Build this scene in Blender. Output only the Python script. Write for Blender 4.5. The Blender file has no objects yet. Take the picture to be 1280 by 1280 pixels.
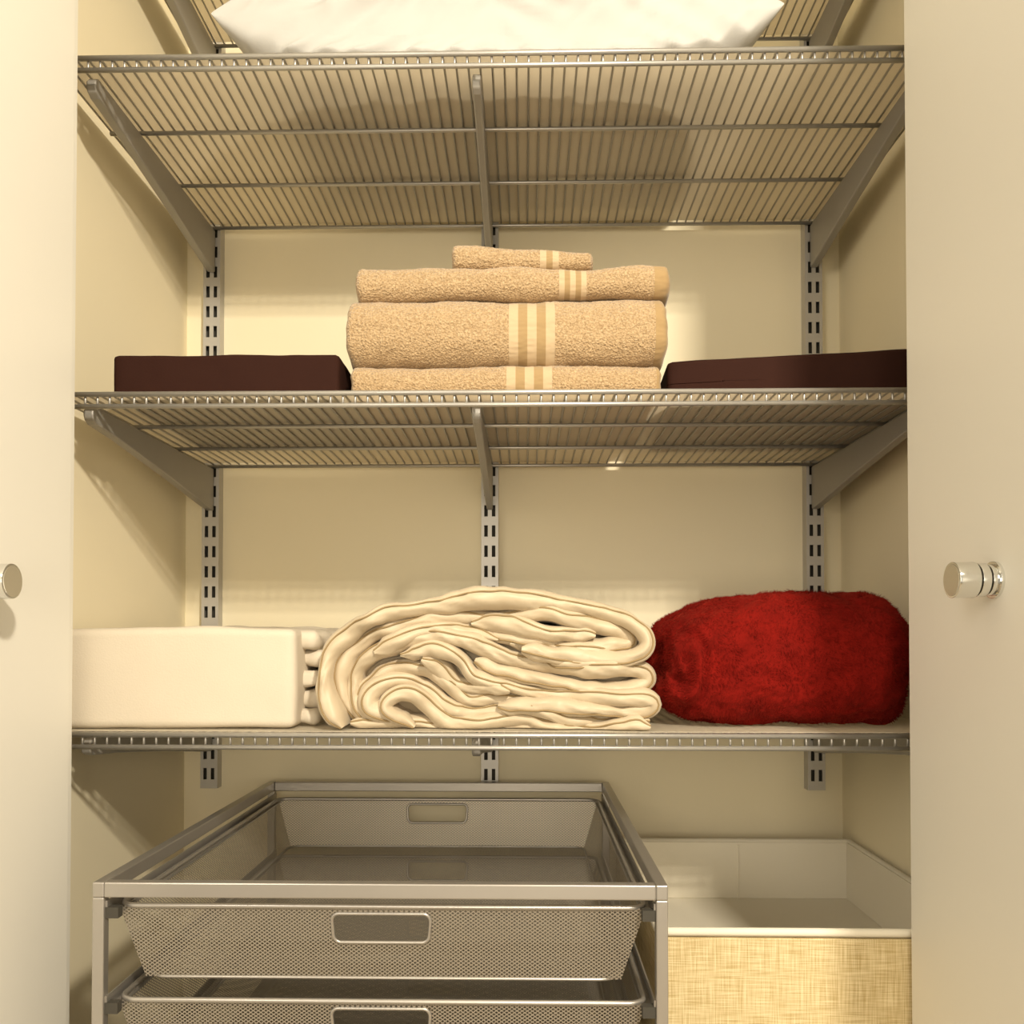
import bpy, math, random
from mathutils import Vector, noise, Matrix
random.seed(7)
S=bpy.context.scene
C=S.collection
S.view_settings.view_transform='Standard'
S.view_settings.look='None'

# ---------------------------------------------------------------- materials
def newmat(name,col,rough=.6,metal=0.,**kw):
    m=bpy.data.materials.new(name); m.use_nodes=True
    b=m.node_tree.nodes['Principled BSDF']
    b.inputs['Base Color'].default_value=(*col,1)
    b.inputs['Roughness'].default_value=rough
    b.inputs['Metallic'].default_value=metal
    for k,v in kw.items():
        b.inputs[k.replace('_',' ')].default_value=v
    return m
def nd(m,t,**kw):
    n=m.node_tree.nodes.new(t)
    for k,v in kw.items(): setattr(n,k,v)
    return n
def lk(m,a,b): m.node_tree.links.new(a,b)
def math_n(m,op,a,b=None):
    n=nd(m,'ShaderNodeMath',operation=op)
    for i,v in enumerate((a,b)):
        if v is None: continue
        if isinstance(v,(int,float)): n.inputs[i].default_value=v
        else: lk(m,v,n.inputs[i])
    return n.outputs[0]
def noisy(m,c1,c2,scale=5,bump=0.,bscale=100,bdist=.002,detail=4):
    b=m.node_tree.nodes['Principled BSDF']
    tc=nd(m,'ShaderNodeTexCoord')
    n=nd(m,'ShaderNodeTexNoise'); n.inputs['Scale'].default_value=scale; n.inputs['Detail'].default_value=detail
    lk(m,tc.outputs['Object'],n.inputs['Vector'])
    mx=nd(m,'ShaderNodeMix',data_type='RGBA')
    mx.inputs[6].default_value=(*c1,1); mx.inputs[7].default_value=(*c2,1)
    lk(m,n.outputs['Fac'],mx.inputs[0]); lk(m,mx.outputs[2],b.inputs['Base Color'])
    if bump>0:
        n2=nd(m,'ShaderNodeTexNoise'); n2.inputs['Scale'].default_value=bscale; n2.inputs['Detail'].default_value=3
        lk(m,tc.outputs['Object'],n2.inputs['Vector'])
        bp=nd(m,'ShaderNodeBump'); bp.inputs['Strength'].default_value=bump; bp.inputs['Distance'].default_value=bdist
        lk(m,n2.outputs['Fac'],bp.inputs['Height']); lk(m,bp.outputs['Normal'],b.inputs['Normal'])
    return m

M_wall=noisy(newmat('cream_wall_paint',(.8,.72,.5),.7),(.90,.82,.61),(.88,.795,.585),3,.1,180,.001)
M_door=noisy(newmat('door_paint',(.75,.72,.62),.45),(.86,.84,.77),(.84,.82,.75),2,.03,90,.0005)
M_ceil=noisy(newmat('ceiling_paint',(.8,.78,.7),.8),(.8,.78,.7),(.77,.75,.67),4)
M_floor=noisy(newmat('carpet',(.5,.4,.28),.95),(.5,.41,.29),(.38,.30,.2),60,.8,300,.005)
M_metal=noisy(newmat('platinum_wire',(.5,.48,.44),.34,.68),(.52,.505,.48),(.45,.435,.41),20)
M_brk=noisy(newmat('bracket_metal',(.45,.43,.39),.5,.4),(.38,.365,.34),(.33,.315,.29),10)
M_std=noisy(newmat('standard_metal',(.5,.48,.44),.45,.5),(.56,.545,.52),(.50,.485,.46),10)
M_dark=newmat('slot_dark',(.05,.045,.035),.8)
M_frame=noisy(newmat('drawer_frame_metal',(.5,.48,.43),.33,.75),(.50,.475,.44),(.44,.415,.385),10)
M_chrome=newmat('knob_chrome',(.8,.8,.78),.12,1.)
M_knobend=newmat('knob_end_brushed',(.62,.58,.48),.3,.7)
M_pillow=noisy(newmat('white_cotton',(.85,.85,.82),.85),(.50,.495,.48),(.465,.46,.445),6,.2,500,.0006)
M_cream=noisy(newmat('ivory_fleece',(.85,.77,.62),.9),(.67,.60,.49),(.63,.56,.455),8,.3,500,.001)
M_comf=noisy(newmat('champagne_sateen',(.78,.69,.51),.5,Sheen_Weight=.15),(.60,.50,.355),(.54,.445,.31),14,.2,50,.005)
M_pipe=newmat('comforter_piping',(.30,.21,.10),.7)
M_brown=noisy(newmat('brown_sheet',(.045,.017,.014),.85,Specular_IOR_Level=.12),(.034,.012,.008),(.026,.009,.006),5,.2,400,.0008)
M_red=noisy(newmat('red_plush',(.42,.015,.01),.95,Sheen_Weight=.15,Sheen_Roughness=.5,Specular_IOR_Level=.1),(.26,.009,.005),(.085,.003,.002),26,.5,160,.003)
M_red.node_tree.nodes['Principled BSDF'].inputs['Sheen Tint'].default_value=(1,.12,.06,1)
M_liner=noisy(newmat('bin_liner',(.82,.76,.62),.85),(.84,.79,.67),(.80,.75,.63),6,.2,300,.001)
M_tag=newmat('clear_clip',(.8,.78,.72),.3)
def sheet_mat():
    m=noisy(newmat('frosted_shelf_liner',(.8,.74,.6),.35),(.84,.79,.69),(.80,.75,.65),6)
    nt=m.node_tree;b=nt.nodes['Principled BSDF'];out=nt.nodes['Material Output']
    t=nd(m,'ShaderNodeBsdfTranslucent'); t.inputs[0].default_value=(.97,.91,.79,1)
    mx=nd(m,'ShaderNodeMixShader'); mx.inputs[0].default_value=.55
    lk(m,b.outputs[0],mx.inputs[1]); lk(m,t.outputs[0],mx.inputs[2])
    tr=nd(m,'ShaderNodeBsdfTransparent'); m2=nd(m,'ShaderNodeMixShader'); m2.inputs[0].default_value=.12
    lk(m,mx.outputs[0],m2.inputs[1]); lk(m,tr.outputs[0],m2.inputs[2]); lk(m,m2.outputs[0],out.inputs[0])
    return m
M_sheet=sheet_mat()

def weave_mat():
    m=newmat('woven_straw',(.78,.6,.3),.85)
    b=m.node_tree.nodes['Principled BSDF']
    tc=nd(m,'ShaderNodeTexCoord')
    outs=[]
    for sc in ((30,30,800),(800,800,25)):
        mp=nd(m,'ShaderNodeMapping'); mp.inputs['Scale'].default_value=sc
        lk(m,tc.outputs['Object'],mp.inputs['Vector'])
        n=nd(m,'ShaderNodeTexNoise'); n.inputs['Scale'].default_value=1; n.inputs['Detail'].default_value=1
        lk(m,mp.outputs[0],n.inputs['Vector']); outs.append(n.outputs['Fac'])
    s=math_n(m,'MULTIPLY',math_n(m,'ADD',outs[0],outs[1]),.5)
    r=nd(m,'ShaderNodeValToRGB'); r.color_ramp.elements[0].position=.36; r.color_ramp.elements[1].position=.64
    r.color_ramp.elements[0].color=(.48,.355,.155,1); r.color_ramp.elements[1].color=(.78,.655,.40,1)
    lk(m,s,r.inputs[0]); lk(m,r.outputs[0],b.inputs['Base Color'])
    bp=nd(m,'ShaderNodeBump'); bp.inputs['Strength'].default_value=.6; bp.inputs['Distance'].default_value=.001
    lk(m,s,bp.inputs['Height']); lk(m,bp.outputs[0],b.inputs['Normal'])
    return m
M_weave=weave_mat()

def mesh_mat(a,bx):
    m=newmat('steel_mesh_'+a+bx,(.38,.345,.295),.42,.65)
    nt=m.node_tree; b=nt.nodes['Principled BSDF']; out=nt.nodes['Material Output']
    tc=nd(m,'ShaderNodeTexCoord'); sp=nd(m,'ShaderNodeSeparateXYZ'); lk(m,tc.outputs['Object'],sp.inputs[0])
    u=math_n(m,'DIVIDE',sp.outputs[a],.0048); v=math_n(m,'DIVIDE',sp.outputs[bx],.0036)
    def line(x):
        f=math_n(m,'FRACT',x); return math_n(m,'GREATER_THAN',math_n(m,'ABSOLUTE',math_n(m,'SUBTRACT',f,.5)),.32)
    al=math_n(m,'MAXIMUM',line(math_n(m,'ADD',u,v)),line(math_n(m,'SUBTRACT',u,v)))
    tr=nd(m,'ShaderNodeBsdfTransparent'); mx=nd(m,'ShaderNodeMixShader')
    lk(m,al,mx.inputs[0]); lk(m,tr.outputs[0],mx.inputs[1]); lk(m,b.outputs[0],mx.inputs[2]); lk(m,mx.outputs[0],out.inputs[0])
    return m
M_mxz=mesh_mat('X','Z'); M_myz=mesh_mat('Y','Z'); M_mxy=mesh_mat('X','Y')

def towel_mat(name,x0,x1,hem,nstr=3):
    m=newmat(name,(.6,.42,.22),.95,Sheen_Weight=.3)
    b=m.node_tree.nodes['Principled BSDF']
    tc=nd(m,'ShaderNodeTexCoord'); sp=nd(m,'ShaderNodeSeparateXYZ'); lk(m,tc.outputs['Object'],sp.inputs[0])
    X=sp.outputs['X']
    n=nd(m,'ShaderNodeTexNoise'); n.inputs['Scale'].default_value=440; n.inputs['Detail'].default_value=3
    lk(m,tc.outputs['Object'],n.inputs['Vector'])
    vo=nd(m,'ShaderNodeTexVoronoi'); vo.inputs['Scale'].default_value=430; lk(m,tc.outputs['Object'],vo.inputs['Vector'])
    r=nd(m,'ShaderNodeValToRGB'); r.color_ramp.elements[0].position=.3; r.color_ramp.elements[1].position=.7
    r.color_ramp.elements[0].color=(.33,.21,.10,1); r.color_ramp.elements[1].color=(.58,.42,.245,1)
    lk(m,n.outputs['Fac'],r.inputs[0])
    inb=math_n(m,'MULTIPLY',math_n(m,'GREATER_THAN',X,x0),math_n(m,'LESS_THAN',X,x1))
    w=(x1-x0)/(nstr*2-1)
    fr=math_n(m,'FRACT',math_n(m,'DIVIDE',math_n(m,'SUBTRACT',X,x0),2*w))
    light=math_n(m,'LESS_THAN',fr,.5)
    c1=nd(m,'ShaderNodeMix',data_type='RGBA'); c1.inputs[6].default_value=(.36,.245,.115,1); c1.inputs[7].default_value=(.53,.40,.25,1)
    lk(m,light,c1.inputs[0])
    hm=math_n(m,'GREATER_THAN',X,hem)
    c2=nd(m,'ShaderNodeMix',data_type='RGBA'); lk(m,inb,c2.inputs[0]); lk(m,r.outputs[0],c2.inputs[6]); lk(m,c1.outputs[2],c2.inputs[7])
    c3=nd(m,'ShaderNodeMix',data_type='RGBA'); lk(m,hm,c3.inputs[0]); lk(m,c2.outputs[2],c3.inputs[6]); c3.inputs[7].default_value=(.36,.24,.11,1)
    lk(m,c3.outputs[2],b.inputs['Base Color'])
    flat=math_n(m,'MAXIMUM',inb,hm)
    h=math_n(m,'MULTIPLY',math_n(m,'ADD',n.outputs['Fac'],vo.outputs['Distance']),math_n(m,'SUBTRACT',1.,flat))
    bp=nd(m,'ShaderNodeBump'); bp.inputs['Strength'].default_value=.85; bp.inputs['Distance'].default_value=.002
    lk(m,h,bp.inputs['Height']); lk(m,bp.outputs[0],b.inputs['Normal'])
    return m

# ---------------------------------------------------------------- mesh builder
class MB:
    def __init__(s): s.v=[];s.f=[];s.m=[];s.sm=[];s.mats=[]
    def mi(s,mat):
        if mat not in s.mats: s.mats.append(mat)
        return s.mats.index(mat)
    def face(s,idx,mat,sm=False): s.f.append(idx); s.m.append(s.mi(mat)); s.sm.append(sm)
    def box(s,x0,x1,y0,y1,z0,z1,mat):
        o=len(s.v)
        s.v+=[(x,y,z) for x in(x0,x1) for y in(y0,y1) for z in(z0,z1)]
        for q in((0,1,3,2),(4,6,7,5),(0,4,5,1),(2,3,7,6),(0,2,6,4),(1,5,7,3)): s.face([o+i for i in q],mat)
    def quad(s,a,b,c,d,mat):
        o=len(s.v); s.v+=[tuple(a),tuple(b),tuple(c),tuple(d)]; s.face([o,o+1,o+2,o+3],mat)
    def tube(s,pts,r,mat,n=6,closed=False):
        pts=[Vector(p) for p in pts]; N=len(pts); o=len(s.v)
        t0=(pts[1]-pts[0]).normalized()
        u=t0.orthogonal().normalized()
        for i,p in enumerate(pts):
            if closed: t=(pts[(i+1)%N]-pts[i-1]).normalized()
            elif i==0: t=t0
            elif i==N-1: t=(pts[-1]-pts[-2]).normalized()
            else: t=((pts[i+1]-p).normalized()+(p-pts[i-1]).normalized()).normalized()
            u=(u-t*u.dot(t)).normalized(); w=t.cross(u)
            for k in range(n):
                a=2*math.pi*k/n; q=p+(u*math.cos(a)+w*math.sin(a))*r; s.v.append(tuple(q))
        for i in range(N if closed else N-1):
            j=(i+1)%N
            for k in range(n):
                l=(k+1)%n; s.face([o+i*n+k,o+i*n+l,o+j*n+l,o+j*n+k],mat,True)
        if not closed:
            s.face([o+k for k in range(n)][::-1],mat); s.face([o+(N-1)*n+k for k in range(n)],mat)
    def cyl(s,a,b,r,mat,n=32,r2=None):
        a=Vector(a);b=Vector(b);t=(b-a).normalized();u=t.orthogonal().normalized();w=t.cross(u);o=len(s.v)
        for p,rr in((a,r),(b,r2 or r)):
            for k in range(n):
                g=2*math.pi*k/n; s.v.append(tuple(p+(u*math.cos(g)+w*math.sin(g))*rr))
        for k in range(n):
            l=(k+1)%n; s.face([o+k,o+l,o+n+l,o+n+k],mat,True)
        s.face([o+k for k in range(n)][::-1],mat); s.face([o+n+k for k in range(n)],mat)
    def prism_yz(s,poly,x0,x1,mat):
        o=len(s.v);n=len(poly)
        s.v+=[(x0,y,z) for y,z in poly]+[(x1,y,z) for y,z in poly]
        s.face(list(range(o,o+n)),mat); s.face(list(range(o+n,o+2*n))[::-1],mat)
        for i in range(n):
            j=(i+1)%n; s.face([o+i,o+n+i,o+n+j,o+j],mat)
    def make(s,name,parent=None,bevel=0):
        me=bpy.data.meshes.new(name); me.from_pydata(s.v,[],s.f)
        for m in s.mats: me.materials.append(m)
        me.polygons.foreach_set('material_index',s.m); me.polygons.foreach_set('use_smooth',s.sm); me.update()
        ob=bpy.data.objects.new(name,me); C.objects.link(ob)
        if parent: ob.parent=parent
        if bevel:
            b=ob.modifiers.new('bevel','BEVEL'); b.width=bevel; b.segments=2; b.limit_method='ANGLE'
        return ob
def empty(name,loc=(0,0,0)):
    e=bpy.data.objects.new(name,None); C.objects.link(e); e.empty_display_size=.05; return e
def sbox(name,x0,x1,y0,y1,z0,z1,mat,parent=None,bevel=0):
    b=MB(); b.box(x0,x1,y0,y1,z0,z1,mat); return b.make(name,parent,bevel)

def cubegrid(n):
    import bmesh
    bm=bmesh.new(); bmesh.ops.create_cube(bm,size=2)
    bmesh.ops.subdivide_edges(bm,edges=bm.edges[:],cuts=n,use_grid_fill=True)
    return bm
def nz(p,s,o=0): return noise.noise(Vector((p[0]*s+o,p[1]*s+o*.7,p[2]*s-o)))
def rblock(name,cx,cy,cz,hx,hy,hz,r,mat,n=40,parent=None,rot=0,func=None,amp=.002,sc=20,seed=0,roty=0,zmin=None):
    bm=cubegrid(n); 
    R=Matrix.Rotation(rot,3,'Z')@Matrix.Rotation(roty,3,'Y')
    for v in bm.verts:
        P=Vector((v.co.x*hx,v.co.y*hy,v.co.z*hz))
        q=Vector((max(-hx+r,min(hx-r,P.x)),max(-hy+r,min(hy-r,P.y)),max(-hz+r,min(hz-r,P.z))))
        d=P-q; N=d.normalized() if d.length>1e-9 else Vector((0,0,1))
        P=q+N*r
        w=P+Vector((seed*1.7,seed*.9,seed*2.3))
        P=P+N*(nz(w,sc)*amp+nz(w,sc*2.6)*amp*.4)
        if func: P=func(P,N,(P.x/hx,P.y/hy,P.z/hz))
        P=R@P
        v.co=P+Vector((cx,cy,cz))
        if zmin and v.co.z<zmin: v.co.z=zmin
    me=bpy.data.meshes.new(name); bm.to_mesh(me); bm.free(); me.materials.append(mat)
    me.polygons.foreach_set('use_smooth',[True]*len(me.polygons))
    ob=bpy.data.objects.new(name,me); C.objects.link(ob)
    if parent: ob.parent=parent
    return ob

# ---------------------------------------------------------------- room
WB=1.395; XL=-.547; XR=.503; H=2.45; FY=.94
sbox('wall_back',XL-.1,XR+.1,WB,WB+.1,0,H,M_wall)
sbox('wall_left',XL-.1,XL,FY,WB,0,H,M_wall)
sbox('wall_right',XR,XR+.1,FY,WB,0,H,M_wall)
sbox('wall_front_left',-1.7,-.492,FY-.012,FY,0,H,M_door)
sbox('wall_front_right',.412,1.7,FY-.012,FY,0,H,M_door)
sbox('floor',-1.7,1.7,-2.5,WB+.1,-.1,0,M_floor)
sbox('ceiling',-1.7,1.7,-2.5,WB+.1,H,H+.1,M_ceil)

def door(name,x_in,side,ky,kz):
    e=empty(name)
    a,b=sorted((x_in,x_in+side*.02))
    sbox('panel',a,b,.485,FY-.014,.012,2.2,M_door,e,.0015)
    k=MB(); x=x_in; s=-side
    k.cyl((x,ky,kz),(x+s*.003,ky,kz),.016,M_chrome,40)
    k.cyl((x+s*.003,ky,kz),(x+s*.008,ky,kz),.0135,M_chrome,40)
    k.cyl((x+s*.008,ky,kz),(x+s*.010,ky,kz),.0115,M_dark,40)
    k.cyl((x+s*.010,ky,kz),(x+s*.017,ky,kz),.0145,M_chrome,40)
    k.cyl((x+s*.017,ky,kz),(x+s*.019,ky,kz),.0130,M_dark,40)
    k.cyl((x+s*.019,ky,kz),(x+s*.037,ky,kz),.0155,M_chrome,40)
    k.cyl((x+s*.037,ky,kz),(x+s*.0376,ky,kz),.0138,M_knobend,40)
    k.make('knob',e,.0008)
door('door_1',-.487,-1,.757,1.047)
door('door_2',.404,1,.756,1.047)

# ---------------------------------------------------------------- standards
SX=(-.500,-.055,.456)
for x in SX:
    b=MB(); z0=.757; z1=2.35; y0=1.375; y1=1.3765
    for a,c in((-.0135,-.0088),(-.0032,.0032),(.0088,.0135)): b.box(x+a,x+c,y0,y1,z0,z1,M_std)
    z=z0
    while z<z1:
        for a,c in((-.0088,-.0032),(.0032,.0088)): b.box(x+a,x+c,y0,y1,z,min(z+.014,z1),M_std)
        z+=.032
    for a in(-.0135,.0120): b.box(x+a,x+a+.0015,y1,WB-.0002,z0,z1,M_std)
    b.box(x-.012,x+.012,1.388,1.389,z0,z1,M_dark)  # dark plate paints in the shade inside the slots
    b.make('shelf_standard')

# ---------------------------------------------------------------- wire shelves
def shelf(zt,clip=False):
    e=empty('wire_shelf')
    b=MB(); x0=-.536; x1=.490; yf=.968; yb=1.371
    n=int((x1-x0)/.0138)
    for i in range(n+1):
        x=x0+(x1-x0)*i/n
        b.tube([(x,yb,zt-.0015),(x,yf+.003,zt-.0015),(x,yf,zt-.0045),(x,yf,zt-.017)],.0014,M_metal,6)
    for y in(1.108,1.240,yb): b.tube([(x0,y,zt-.0055),(x1,y,zt-.0055)],.0028,M_metal,8)
    b.tube([(x0,yf-.003,zt-.0028),(x1,yf-.003,zt-.0028)],.0030,M_metal,8)
    b.tube([(x0,yf-.003,zt-.0165),(x1,yf-.003,zt-.0165)],.0028,M_metal,8)
    b.make('wire_grid',e)
    s=MB(); s.box(x0,x1,yf+.004,yb-.001,zt+.0001,zt+.0008,M_sheet); s.make('frosted_liner',e)
    for i,x in enumerate(SX):
        k=MB(); t=zt-.0085
        poly=[(1.374,t),(.992,t),(.986,t-.006),(.985,t-.012),(.988,t-.018),(.996,t-.0215),(1.05,t-.026),(1.20,t-.044),(1.33,t-.062),(1.374,t-.067)]
        hw=.0048 if i==1 else .006
        k.prism_yz(poly,x-hw,x+hw,M_brk)
        k.make('bracket_%d'%(i+1),e,.0018)
    if clip:
        k=MB(); k.box(.462,.476,1.345,1.348,zt-.028,zt-.004,M_tag); k.make('end_clip',e,.001)
ZS=(1.948,1.654,1.2725,.8915)
for i,z in enumerate(ZS): shelf(z,i in(1,2))

# ---------------------------------------------------------------- pillow
def pillow():
    b=MB(); cx,cy=-.033,1.170; hx,hy=.330,.175; Hh=.17; z0=1.6552; N=180;Mv=100
    def P(u,v,s):
        g=max(0,(1-abs(u)**3.0))*max(0,(1-abs(v)**3.2)); t=g**.42
        pin=1-.11*(1-abs(v)**3)*abs(u)**3; pin2=1-.08*(1-abs(u)**2)*abs(v)**4
        x=cx+u*hx*pin; y=cy+v*hy*pin2
        w=noise.fractal(Vector((x*9,y*9,s*3)),1,2,4)
        seam=.042+.022*abs(u)**3+.016*noise.noise(Vector((x*6,y*6,1)))
        dg=.012*noise.noise(Vector((x*9+y*14,y*5-x*4,3)))*t
        if s>0: z=seam+(Hh-.04)*t+w*.010*t+dg
        else: z=seam-seam*min(1,t*1.15)+abs(dg)*.5
        z=max(0,z)
        c1=1-abs(noise.noise(Vector((x*16+z*22*(1 if u>0 else -1),z*16,4))))*2
        c2=1-abs(noise.noise(Vector((x*34-z*25,z*20,9))))*2
        y+=(-.017*c1-.007*c2)*(1 if v<0 else -1)*min(1,abs(v)**2)*min(1,g*6+.25)
        return (x,y,z0+z)
    for s in(1,-1):
        o=len(b.v)
        for i in range(N+1):
            for j in range(Mv+1):
                u=math.sin(math.pi/2*(2*i/N-1)); v=math.sin(math.pi/2*(2*j/Mv-1))
                b.v.append(P(u,v,s))
        for i in range(N):
            for j in range(Mv):
                q=[o+i*(Mv+1)+j,o+(i+1)*(Mv+1)+j,o+(i+1)*(Mv+1)+j+1,o+i*(Mv+1)+j+1]
                b.face(q if s>0 else q[::-1],M_pillow,True)
    b.make('white_pillow')
pillow()

# ---------------------------------------------------------------- towels
def towel(name,x0,x1,yf,depth,z0,z1,mat,parent,seed,n=90,sag=.0,taper=0,lump=.0035):
    hx=(x1-x0)/2;hy=depth/2;hz=(z1-z0)/2; cx=(x0+x1)/2;cy=yf+hy;cz=(z0+z1)/2
    bm=cubegrid(n); r=hz*.92; r2=.007
    for v in bm.verts:
        x,y,z=v.co.x*hx,v.co.y*hy,v.co.z*hz
        qy=max(-hy+r,min(hy-r,y)); qz=max(-hz+r,min(hz-r,z))
        dy,dz=y-qy,z-qz; L=math.hypot(dy,dz)
        if abs(v.co.y)>.999 or abs(v.co.z)>.999: 
            dy,dz=dy/L*r,dz/L*r; y,z=qy+dy,qz+dz
        else:
            m=max(abs(v.co.y),abs(v.co.z)); 
            if m>1e-6:
                Y,Z=v.co.y/m*hy,v.co.z/m*hz
                qy=max(-hy+r,min(hy-r,Y)); qz=max(-hz+r,min(hz-r,Z)); ey,ez=Y-qy,Z-qz; L=math.hypot(ey,ez)
                y,z=(qy+ey/L*r)*m,(qz+ez/L*r)*m
        dd=abs(x)-(hx-r2)
        if dd>0:
            k=r2-math.sqrt(max(0,r2*r2-dd*dd)); y*=1-k/hy; z*=1-k/hz
        p=Vector((x+seed,y,z))
        nn=Vector((0,y/hy,z/hz)); nn=nn.normalized() if nn.length>0 else nn
        f=noise.noise(p*14)*lump+noise.noise(p*45)*.0014+noise.noise(p*260)*.0008
        z+=nn.z*f; y+=nn.y*f
        if taper: z=(z+hz)*(1-taper*(x/hx*.5+.5))-hz
        x+=noise.noise(Vector((seed,y*20,z*60)))*.003*(x/hx)
        if sag: y+=sag*math.exp(-((z/hz+.1)/.25)**2)*(1 if y<0 else 0)*(.5+.5*noise.noise(Vector((x*8,seed,0))))
        v.co=(cx+x,cy+y,max(1.2738,cz+z))
    me=bpy.data.meshes.new(name); bm.to_mesh(me); bm.free(); me.materials.append(mat)
    me.polygons.foreach_set('use_smooth',[True]*len(me.polygons))
    ob=bpy.data.objects.new(name,me); C.objects.link(ob); ob.parent=parent
tw=empty('folded_towel_stack')
ta=towel_mat('terry_a',-.021,.032,.152)
tb=towel_mat('terry_b',-.018,.035,.150)
tc_=towel_mat('terry_c',.040,.072,.150,3)
td=towel_mat('terry_d',.018,.040,.20,2)
towel('bath_towel_lower',-.202,.158,1.00,.27,1.2738,1.3135,ta,tw,1,100)
towel('bath_towel_upper',-.206,.164,.992,.28,1.3125,1.3925,tb,tw,2,110,.002)
towel('hand_towel',-.197,.169,1.00,.25,1.3915,1.4290,tc_,tw,3,100,lump=.006)
towel('washcloth',-.085,.080,1.005,.17,1.4265,1.4585,td,tw,4,60,taper=.35)

# ---------------------------------------------------------------- brown sheets
rblock('folded_brown_sheet',-.345,1.135,1.2990,.132,.14,.0255,.006,M_brown,44,amp=.002,sc=14,seed=3,zmin=1.2738)
def brf(P,N,u):
    if P.z>0: P.z+=.005*u[0]
    return P
rblock('folded_brown_sheet',.332,1.165,1.3025,.155,.135,.0295,.006,M_brown,44,rot=math.radians(-3),amp=.0012,sc=14,seed=6,func=brf,zmin=1.2738)

# ---------------------------------------------------------------- ivory folded blanket (left)
iv=empty('folded_ivory_blanket')
def dome(P,N,u):
    if u[2]>0: P.z+=.0025*(1-u[0]**2)*u[2]
    return P
rblock('body',-.3975,1.09,.9500,.137,.105,.0565,.009,M_cream,50,iv,0,dome,.0022,9,2,zmin=.8928)
for k in range(5):
    z=.904+k*.0222
    rblock('fold_%d'%(k+1),-.267+.006*(k%2)-.004*(k==4),1.15+.012*(k%2),z,.028,.135,.0100,.0095,M_cream,34,iv,0,None,.006,24,k+9,zmin=.8928)
rblock('rear_fold',-.385,1.25,.952,.13,.075,.058,.02,M_cream,30,iv,0,None,.004,14,21,zmin=.8928)

# ---------------------------------------------------------------- comforter
cf=empty('folded_comforter')
def crom(pts,step=.0022):
    P=[Vector(p) for p in pts]; P=[P[0]*2-P[1]]+P+[P[-1]*2-P[-2]]; out=[]
    for i in range(1,len(P)-2):
        a,b,c,d=P[i-1:i+3]; n=max(2,int((c-b).length/step))
        for k in range(n):
            t=k/n; out.append(.5*((2*b)+(c-a)*t+(2*a-5*b+4*c-d)*t*t+(3*b-a-3*c+d)*t**3))
    out.append(P[-2]); return out
def px(p): return ((p[0]-659)/1125*1.0,1+(793-p[1])/1090*1.0)
def rdg(x,y,z): return 1-2*abs(noise.noise(Vector((x,y,z))))
def strip(name,pts,th,yf,yb,seed,wave=1.):
    path=crom([px(p) for p in pts]); N=len(path); b=MB()
    s=0; out=[]
    for i,p in enumerate(path):
        if i: s+=(p-path[i-1]).length
        t=(path[min(N-1,i+1)]-path[max(0,i-1)]).normalized(); n=Vector((-t.y,t.x))
        e=min(1,min(i,N-1-i)/8)
        out.append(p+n*wave*e*(.0060*noise.noise(Vector((s*17,seed*2.1,3)))+.0018*noise.noise(Vector((s*44,seed*2.1,13)))))
    path=out
    A=[-1,-1,-1,-1,-1,-.985,-.94,-.85,-.7,-.5,-.25,0,.25,.5,.7,.85,.94,.985,1,1,1,1,1]
    Fb=[1,.7,.45,.22,.08]
    K=len(A); nose=[]
    s=0
    for i,p in enumerate(path):
        if i: s+=(p-path[i-1]).length
        t=(path[min(N-1,i+1)]-path[max(0,i-1)]).normalized(); n=Vector((-t.y,t.x))
        h=th/2*(.98+.50*noise.noise(Vector((s*20,seed,0)))+.14*noise.noise(Vector((s*60,seed,5))))
        h*=min(1,.3+min(i,N-1-i)/9)
        y0=yf+.018*noise.noise(Vector((s*13,seed*3,7)))+.004*noise.noise(Vector((s*45,seed*3,9)))
        off=.5*noise.noise(Vector((s*14,seed*4,2)))+.45
        for k,a in enumerate(A):
            if k<5: y=y0+h*1.2+(yb-y0-h*1.2)*Fb[k]
            elif k>=K-5: y=y0+h*1.2+(yb-y0-h*1.2)*Fb[K-1-k]
            else:
                y=y0+h*1.2*(1-math.sqrt(max(0,1-a*a)))
                y-=.0032*(1-a*a)*rdg(s*34+a*.9,a*.8+seed,seed)
            y+=.0020*math.exp(-((a-off)/.16)**2)
            wob=.0040*noise.noise(Vector((p.x*14,y*11,p.y*14+seed)))+.0016*rdg(p.x*26,y*16,p.y*26+seed)
            q=p+n*(a*h+wob)
            z=max(q.y,.8935)
            b.v.append((q.x,y,z))
            if k==11: nose.append((q+n*(off*h),y0+h*1.2*(1-math.sqrt(max(0,1-off*off)))-.0032*(1-off*off)*rdg(s*34+off*.9,off*.8+seed,seed)))
    for i in range(N-1):
        for k in range(K-1): b.face([i*K+k,i*K+k+1,(i+1)*K+k+1,(i+1)*K+k],M_comf,True)
    b.tube([(q.x,y+.0005,max(q.y,.8945)) for q,y in nose],.0011,M_pipe,6)
    b.make(name,cf)
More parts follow.
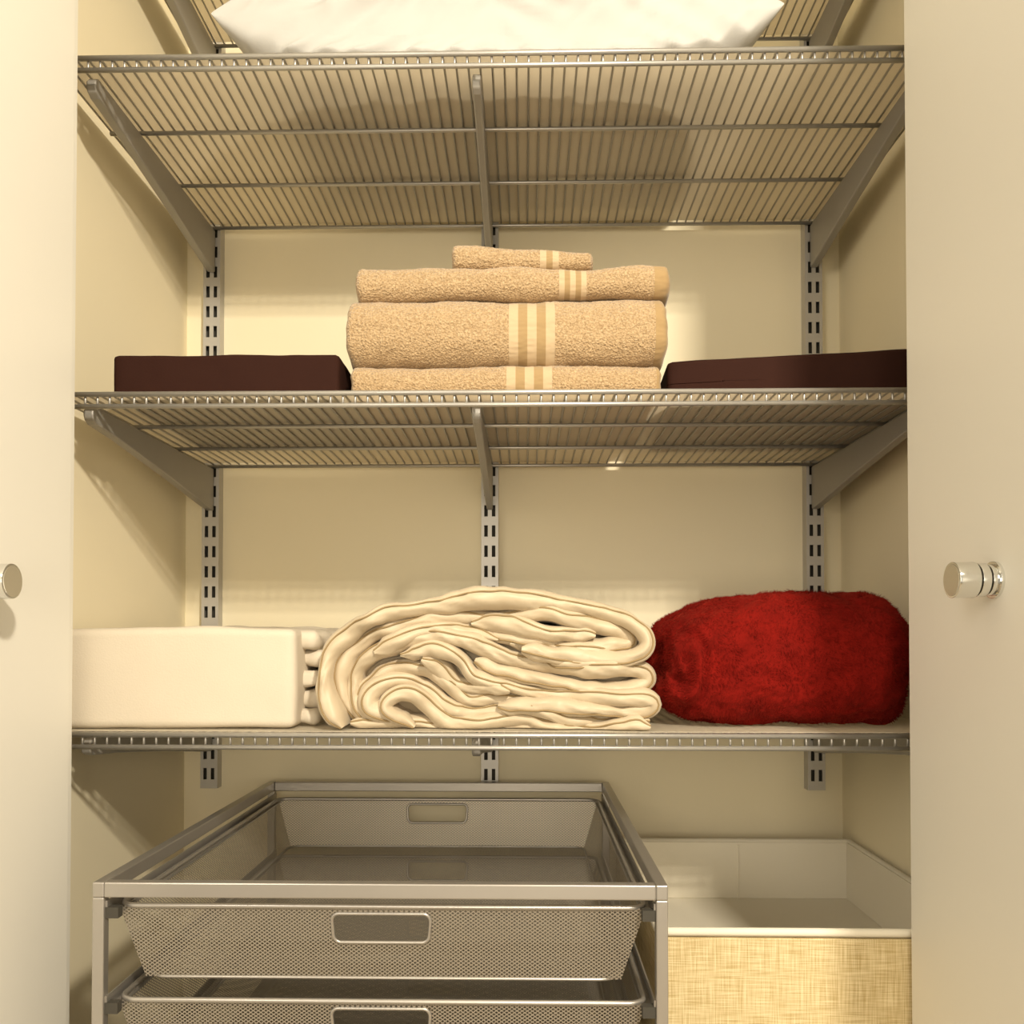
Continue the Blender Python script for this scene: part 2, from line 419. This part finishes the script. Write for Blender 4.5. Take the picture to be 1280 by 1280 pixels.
strips=[
 [(430,906),(410,880),(403,845),(418,803),(470,770),(545,756),(640,751),(725,757),(787,773),(814,796),(810,813),(780,822),(720,819),(655,811)],
 [(452,906),(428,880),(421,847),(436,814),(480,788),(550,772),(620,769),(700,771),(762,782),(796,798),(780,808),(720,804),(660,797),(600,794)],
 [(472,905),(448,882),(438,855),(452,828),(495,806),(545,795),(590,801),(620,815),(690,829),(760,837),(808,838),(820,851),(800,861),(740,857),(680,851),(630,839),(595,825)],
 [(500,818),(540,812),(575,825),(600,845),(650,861),(700,868),(760,871),(810,871),(820,881),(790,887),(730,885),(670,881),(625,879)],
 [(444,874),(458,852),(492,835),(535,836),(562,852),(585,875),(640,870),(700,879)],
 [(505,895),(463,882),(474,858),(505,849),(530,857),(555,880),(590,893),(650,887),(720,897),(790,901),(818,900)],
 [(520,905),(485,884),(495,869),(515,869),(540,890),(575,903),(640,901),(700,907),(780,909),(816,909)],
 [(436,904),(480,902),(530,906),(600,909),(680,905),(760,907),(816,907)],
 [(590,782),(650,784),(700,787),(750,794)],
 [(528,824),(555,836),(575,856),(600,864),(640,866)],
 [(640,806),(700,811),(750,815),(795,824),(790,832),(730,830),(680,822)],
 [(468,816),(505,798),(545,788),(585,788),(625,799)],
]
for i,s in enumerate(strips):
    strip('fold_layer_%d'%(i+1),s,.0215 if i<2 else .0200,.987+.006*((i*2)%3),1.29,i*1.37+.5,.5 if i==0 else 1.)
rblock('inner_fill',-.035,1.145,.952,.172,.122,.054,.035,M_comf,24,cf,0,None,.003,20,3,zmin=.893)

# ---------------------------------------------------------------- red plush blanket
rd=empty('folded_red_plush_blanket')
def redf(P,N,u):
    x,y,z=u
    P.z+= .008*math.sin(x*2.2+.9)*(z+1)/2
    P.z-= .020*max(0,-x-.35)*(z+1)
    P.x+= .006*math.sin(z*4)
    gx,gz=P.x+.125,P.z+.004
    r=math.hypot(gx*2.2,gz)
    if r<.07 and N.y<.3:
        a=math.atan2(gz,gx*2.2)
        sp=math.sin((r/.020)*math.pi+a+.8*noise.noise(P*30))
        P.y+=.0060*sp*min(1,(.07-r)/.02)
    P+=N*(.006*noise.noise(P*26)+.003*noise.noise(P*60)+.0014*noise.noise(P*160))
    return P
rb=rblock('plush_body',.310,1.15,.9705,.147,.155,.0735,.055,M_red,90,rd,0,redf,.006,9,4,zmin=.8928)
me=rb.data; b=MB()
polys=[p for p in me.polygons if (p.normal.y<.35 or p.normal.z>.3) and p.center.z>.896]
wts=[p.area for p in polys]
for p in random.choices(polys,wts,k=60000):
    vs=[me.vertices[i].co for i in p.vertices]; a,c=random.random(),random.random()
    P=vs[0].lerp(vs[1],a).lerp(vs[3].lerp(vs[2],a),c); N=p.normal
    tw_=Vector((noise.noise(P*34),noise.noise(P*34+Vector((9,0,0))),noise.noise(P*34+Vector((0,9,0)))-.25))*1.8
    d=(N+tw_+Vector((random.uniform(-.4,.4),random.uniform(-.4,.4),random.uniform(-.4,.4)))).normalized()
    s=d.orthogonal().normalized()*.0004; L=random.uniform(.002,.0052)
    q=P+d*L
    if q.z<.893: continue
    o=len(b.v); b.v+=[tuple(P-s),tuple(P+s),tuple(q)]; b.face([o,o+1,o+2],M_red)
b.make('fur_pile',rd)

# ---------------------------------------------------------------- drawer unit
du=empty('mesh_drawer_unit')
fx0,fx1,fy0,fy1,ft=-.400,.131,.803,1.364,.771; w=.011
b=MB()
for x in(fx0,fx1-w):
    b.box(x,x+w,fy0,fy1,ft-.014,ft,M_frame)
    for y in(fy0,fy1-w): b.box(x,x+w,y,y+w,0,ft-.014,M_frame)
b.box(fx0+w,fx1-w,fy0,fy0+w,ft-.014,ft,M_frame); b.box(fx0+w,fx1-w,fy1-w,fy1,ft-.014,ft,M_frame)
b.box(fx0+w,fx1-w,fy1-w,fy1,.02,.034,M_frame)
b.make('frame',du,.0012)
pitch=.088
b=MB()
for i in range(8):
    zr=ft-.026-pitch*i
    for x,s in((fx0+w,1),(fx1-w,-1)):
        a,c=sorted((x,x+s*.0115)); b.box(a,c,fy0+.004,fy1-.004,zr-.005,zr-.003,M_frame)
        a,c=sorted((x,x+s*.0015)); b.box(a,c,fy0+.004,fy1-.004,zr-.005,zr+.008,M_frame)
        b.box(*sorted((x,x+s*.012)),fy0+.003,fy0+.012,zr-.008,zr+.002,M_dark)
b.make('runners',du)
def rrect(cx,cz,hw,hh,r,n=6):
    pts=[]
    for sx,sz,a0 in((1,1,0),(-1,1,90),(-1,-1,180),(1,-1,270)):
        for k in range(n+1):
            a=math.radians(a0+90*k/n); pts.append((cx+sx*(hw-r)+r*math.cos(a),cz+sz*(hh-r)+r*math.sin(a)))
    return pts
for i in range(8):
    b=MB(); zt=ft-.0265-pitch*i+.0015; hgt=.070
    x0,x1,y0,y1=fx0+w+.0075,fx1-w-.0075,fy0+.014,fy1-.016
    ins=.022
    X0,X1,Y0,Y1,Z=x0+ins,x1-ins,y0+.010,y1-.010,zt-hgt
    pts=[(x,y,zt) for x,y in rrect((x0+x1)/2,(y0+y1)/2,(x1-x0)/2,(y1-y0)/2,.016)]
    b.tube(pts,.0026,M_frame,8,True)
    pts=[(x,y,Z) for x,y in rrect((X0+X1)/2,(Y0+Y1)/2,(X1-X0)/2,(Y1-Y0)/2,.02)]
    b.tube(pts,.0016,M_frame,6,True)
    def wallp(u,t,back):
        xa=x0+(X0-x0)*t; xb=x1+(X1-x1)*t
        ya,yb_=(y1,Y1) if back else (y0,Y0)
        return (xa+(xb-xa)*u, ya+(yb_-ya)*t, zt+(Z-zt)*t)
    ua,ub,ta_,tb_=.405,.595,.10,.50
    for back in(False,True):
        for (u0,u1,t0,t1) in((0,ua,0,1),(ub,1,0,1),(ua,ub,0,ta_),(ua,ub,tb_,1)):
            b.quad(wallp(u0,t0,back),wallp(u1,t0,back),wallp(u1,t1,back),wallp(u0,t1,back),M_mxz)
        rr=[]
        hw=(ub-ua)/2; hh=(tb_-ta_)/2
        for cxs,cts,a0 in((1,1,0),(-1,1,90),(-1,-1,180),(1,-1,270)):
            ru,rt=.007/ (x1-x0),.007/hgt
            for k in range(6):
                a=math.radians(a0+90*k/5)
                q=wallp(.5+cxs*(hw-ru)+ru*math.cos(a),(ta_+tb_)/2+cts*(hh-rt)+rt*math.sin(a),back)
                rr.append(q)
        b.tube(rr,.0018,M_frame,6,True)
    for (xa,xb) in((x0,X0),(x1,X1)):
        b.quad((xa,y0,zt),(xa,y1,zt),(xb,Y1,Z),(xb,Y0,Z),M_myz)
    b.quad((X0,Y0,Z),(X1,Y0,Z),(X1,Y1,Z),(X0,Y1,Z),M_mxy)
    b.make('mesh_drawer_%d'%(i+1),du)

# ---------------------------------------------------------------- fabric bins
def fbin(z0,z1):
    b=MB(); x0,x1,y0,y1=.140,.498,.935,1.350; t=.006; zf=z1-.085
    b.box(x0,x1,y0,y0+t,z0,z1-.006,M_weave); b.box(x0,x1,y1-t,y1,z0,z1-.006,M_weave)
    b.box(x0,x0+t,y0+t,y1-t,z0,z1-.006,M_weave); b.box(x1-t,x1,y0+t,y1-t,z0,z1-.006,M_weave)
    b.box(x0+t,x1-t,y0+t,y1-t,z0,z0+.006,M_weave)
    e=empty('fabric_storage_bin'); b.make('woven_shell',e,.001)
    b=MB(); q=t+.0002; l=.003
    b.box(x0+q,x1-q,y0+q,y0+q+l,zf,z1,M_liner); b.box(x0+q,x1-q,y1-q-l,y1-q,zf,z1,M_liner)
    b.box(x0+q,x0+q+l,y0+q+l,y1-q-l,zf,z1,M_liner); b.box(x1-q-l,x1-q,y0+q+l,y1-q-l,zf,z1,M_liner)
    b.box(x0+q,x1-q,y0+q,y1-q,zf-.004,zf,M_liner)
    for x in(.323,): b.box(x,x+.003,y1-q-l-.002,y1-q-l,zf,z1-.004,M_liner)
    b.make('liner',e,.0008)
    r=MB()
    pts=[(x,y,z1) for x,y in rrect((x0+x1)/2,(y0+y1)/2,(x1-x0)/2-.003,(y1-y0)/2-.003,.006,4)]
    r.tube(pts,.0045,M_liner,8,True); r.make('rim_binding',e)
fbin(.3445,.684); fbin(0.0,.339)

# ---------------------------------------------------------------- lights
def area(name,loc,tgt,size,e,col):
    l=bpy.data.lights.new(name,'AREA'); l.energy=e; l.size=size; l.color=col
    o=bpy.data.objects.new(name,l); C.objects.link(o); o.location=loc
    o.rotation_euler=(Vector(tgt)-Vector(loc)).to_track_quat('-Z','Y').to_euler()
area('key_lamp',(.60,-.73,2.07),(0,1.2,1.0),.10,47,(1,.89,.71))
area('fill_lamp',(-1.0,-.8,1.7),(0.3,1.0,1.0),.7,10,(1,.90,.74))
area('front_fill',(.05,-1.5,1.0),(0,1.3,.8),.8,15,(1,.87,.66))  # added fill from the front to brighten the lower closet, not a real fixture
W=bpy.data.worlds.new('world'); S.world=W; W.use_nodes=True
W.node_tree.nodes['Background'].inputs[0].default_value=(1,.89,.70,1)
W.node_tree.nodes['Background'].inputs[1].default_value=.56

# ---------------------------------------------------------------- camera
cd=bpy.data.cameras.new('camera'); co=bpy.data.objects.new('camera',cd); C.objects.link(co)
cd.sensor_width=36; cd.lens=1090/1280*36; cd.clip_start=.01
co.location=(0,0,1.0); co.rotation_mode='XYZ'
co.rotation_euler=(math.radians(91.0),0,math.radians(1.1))
cd.shift_x=.004; cd.shift_y=.105
S.camera=co
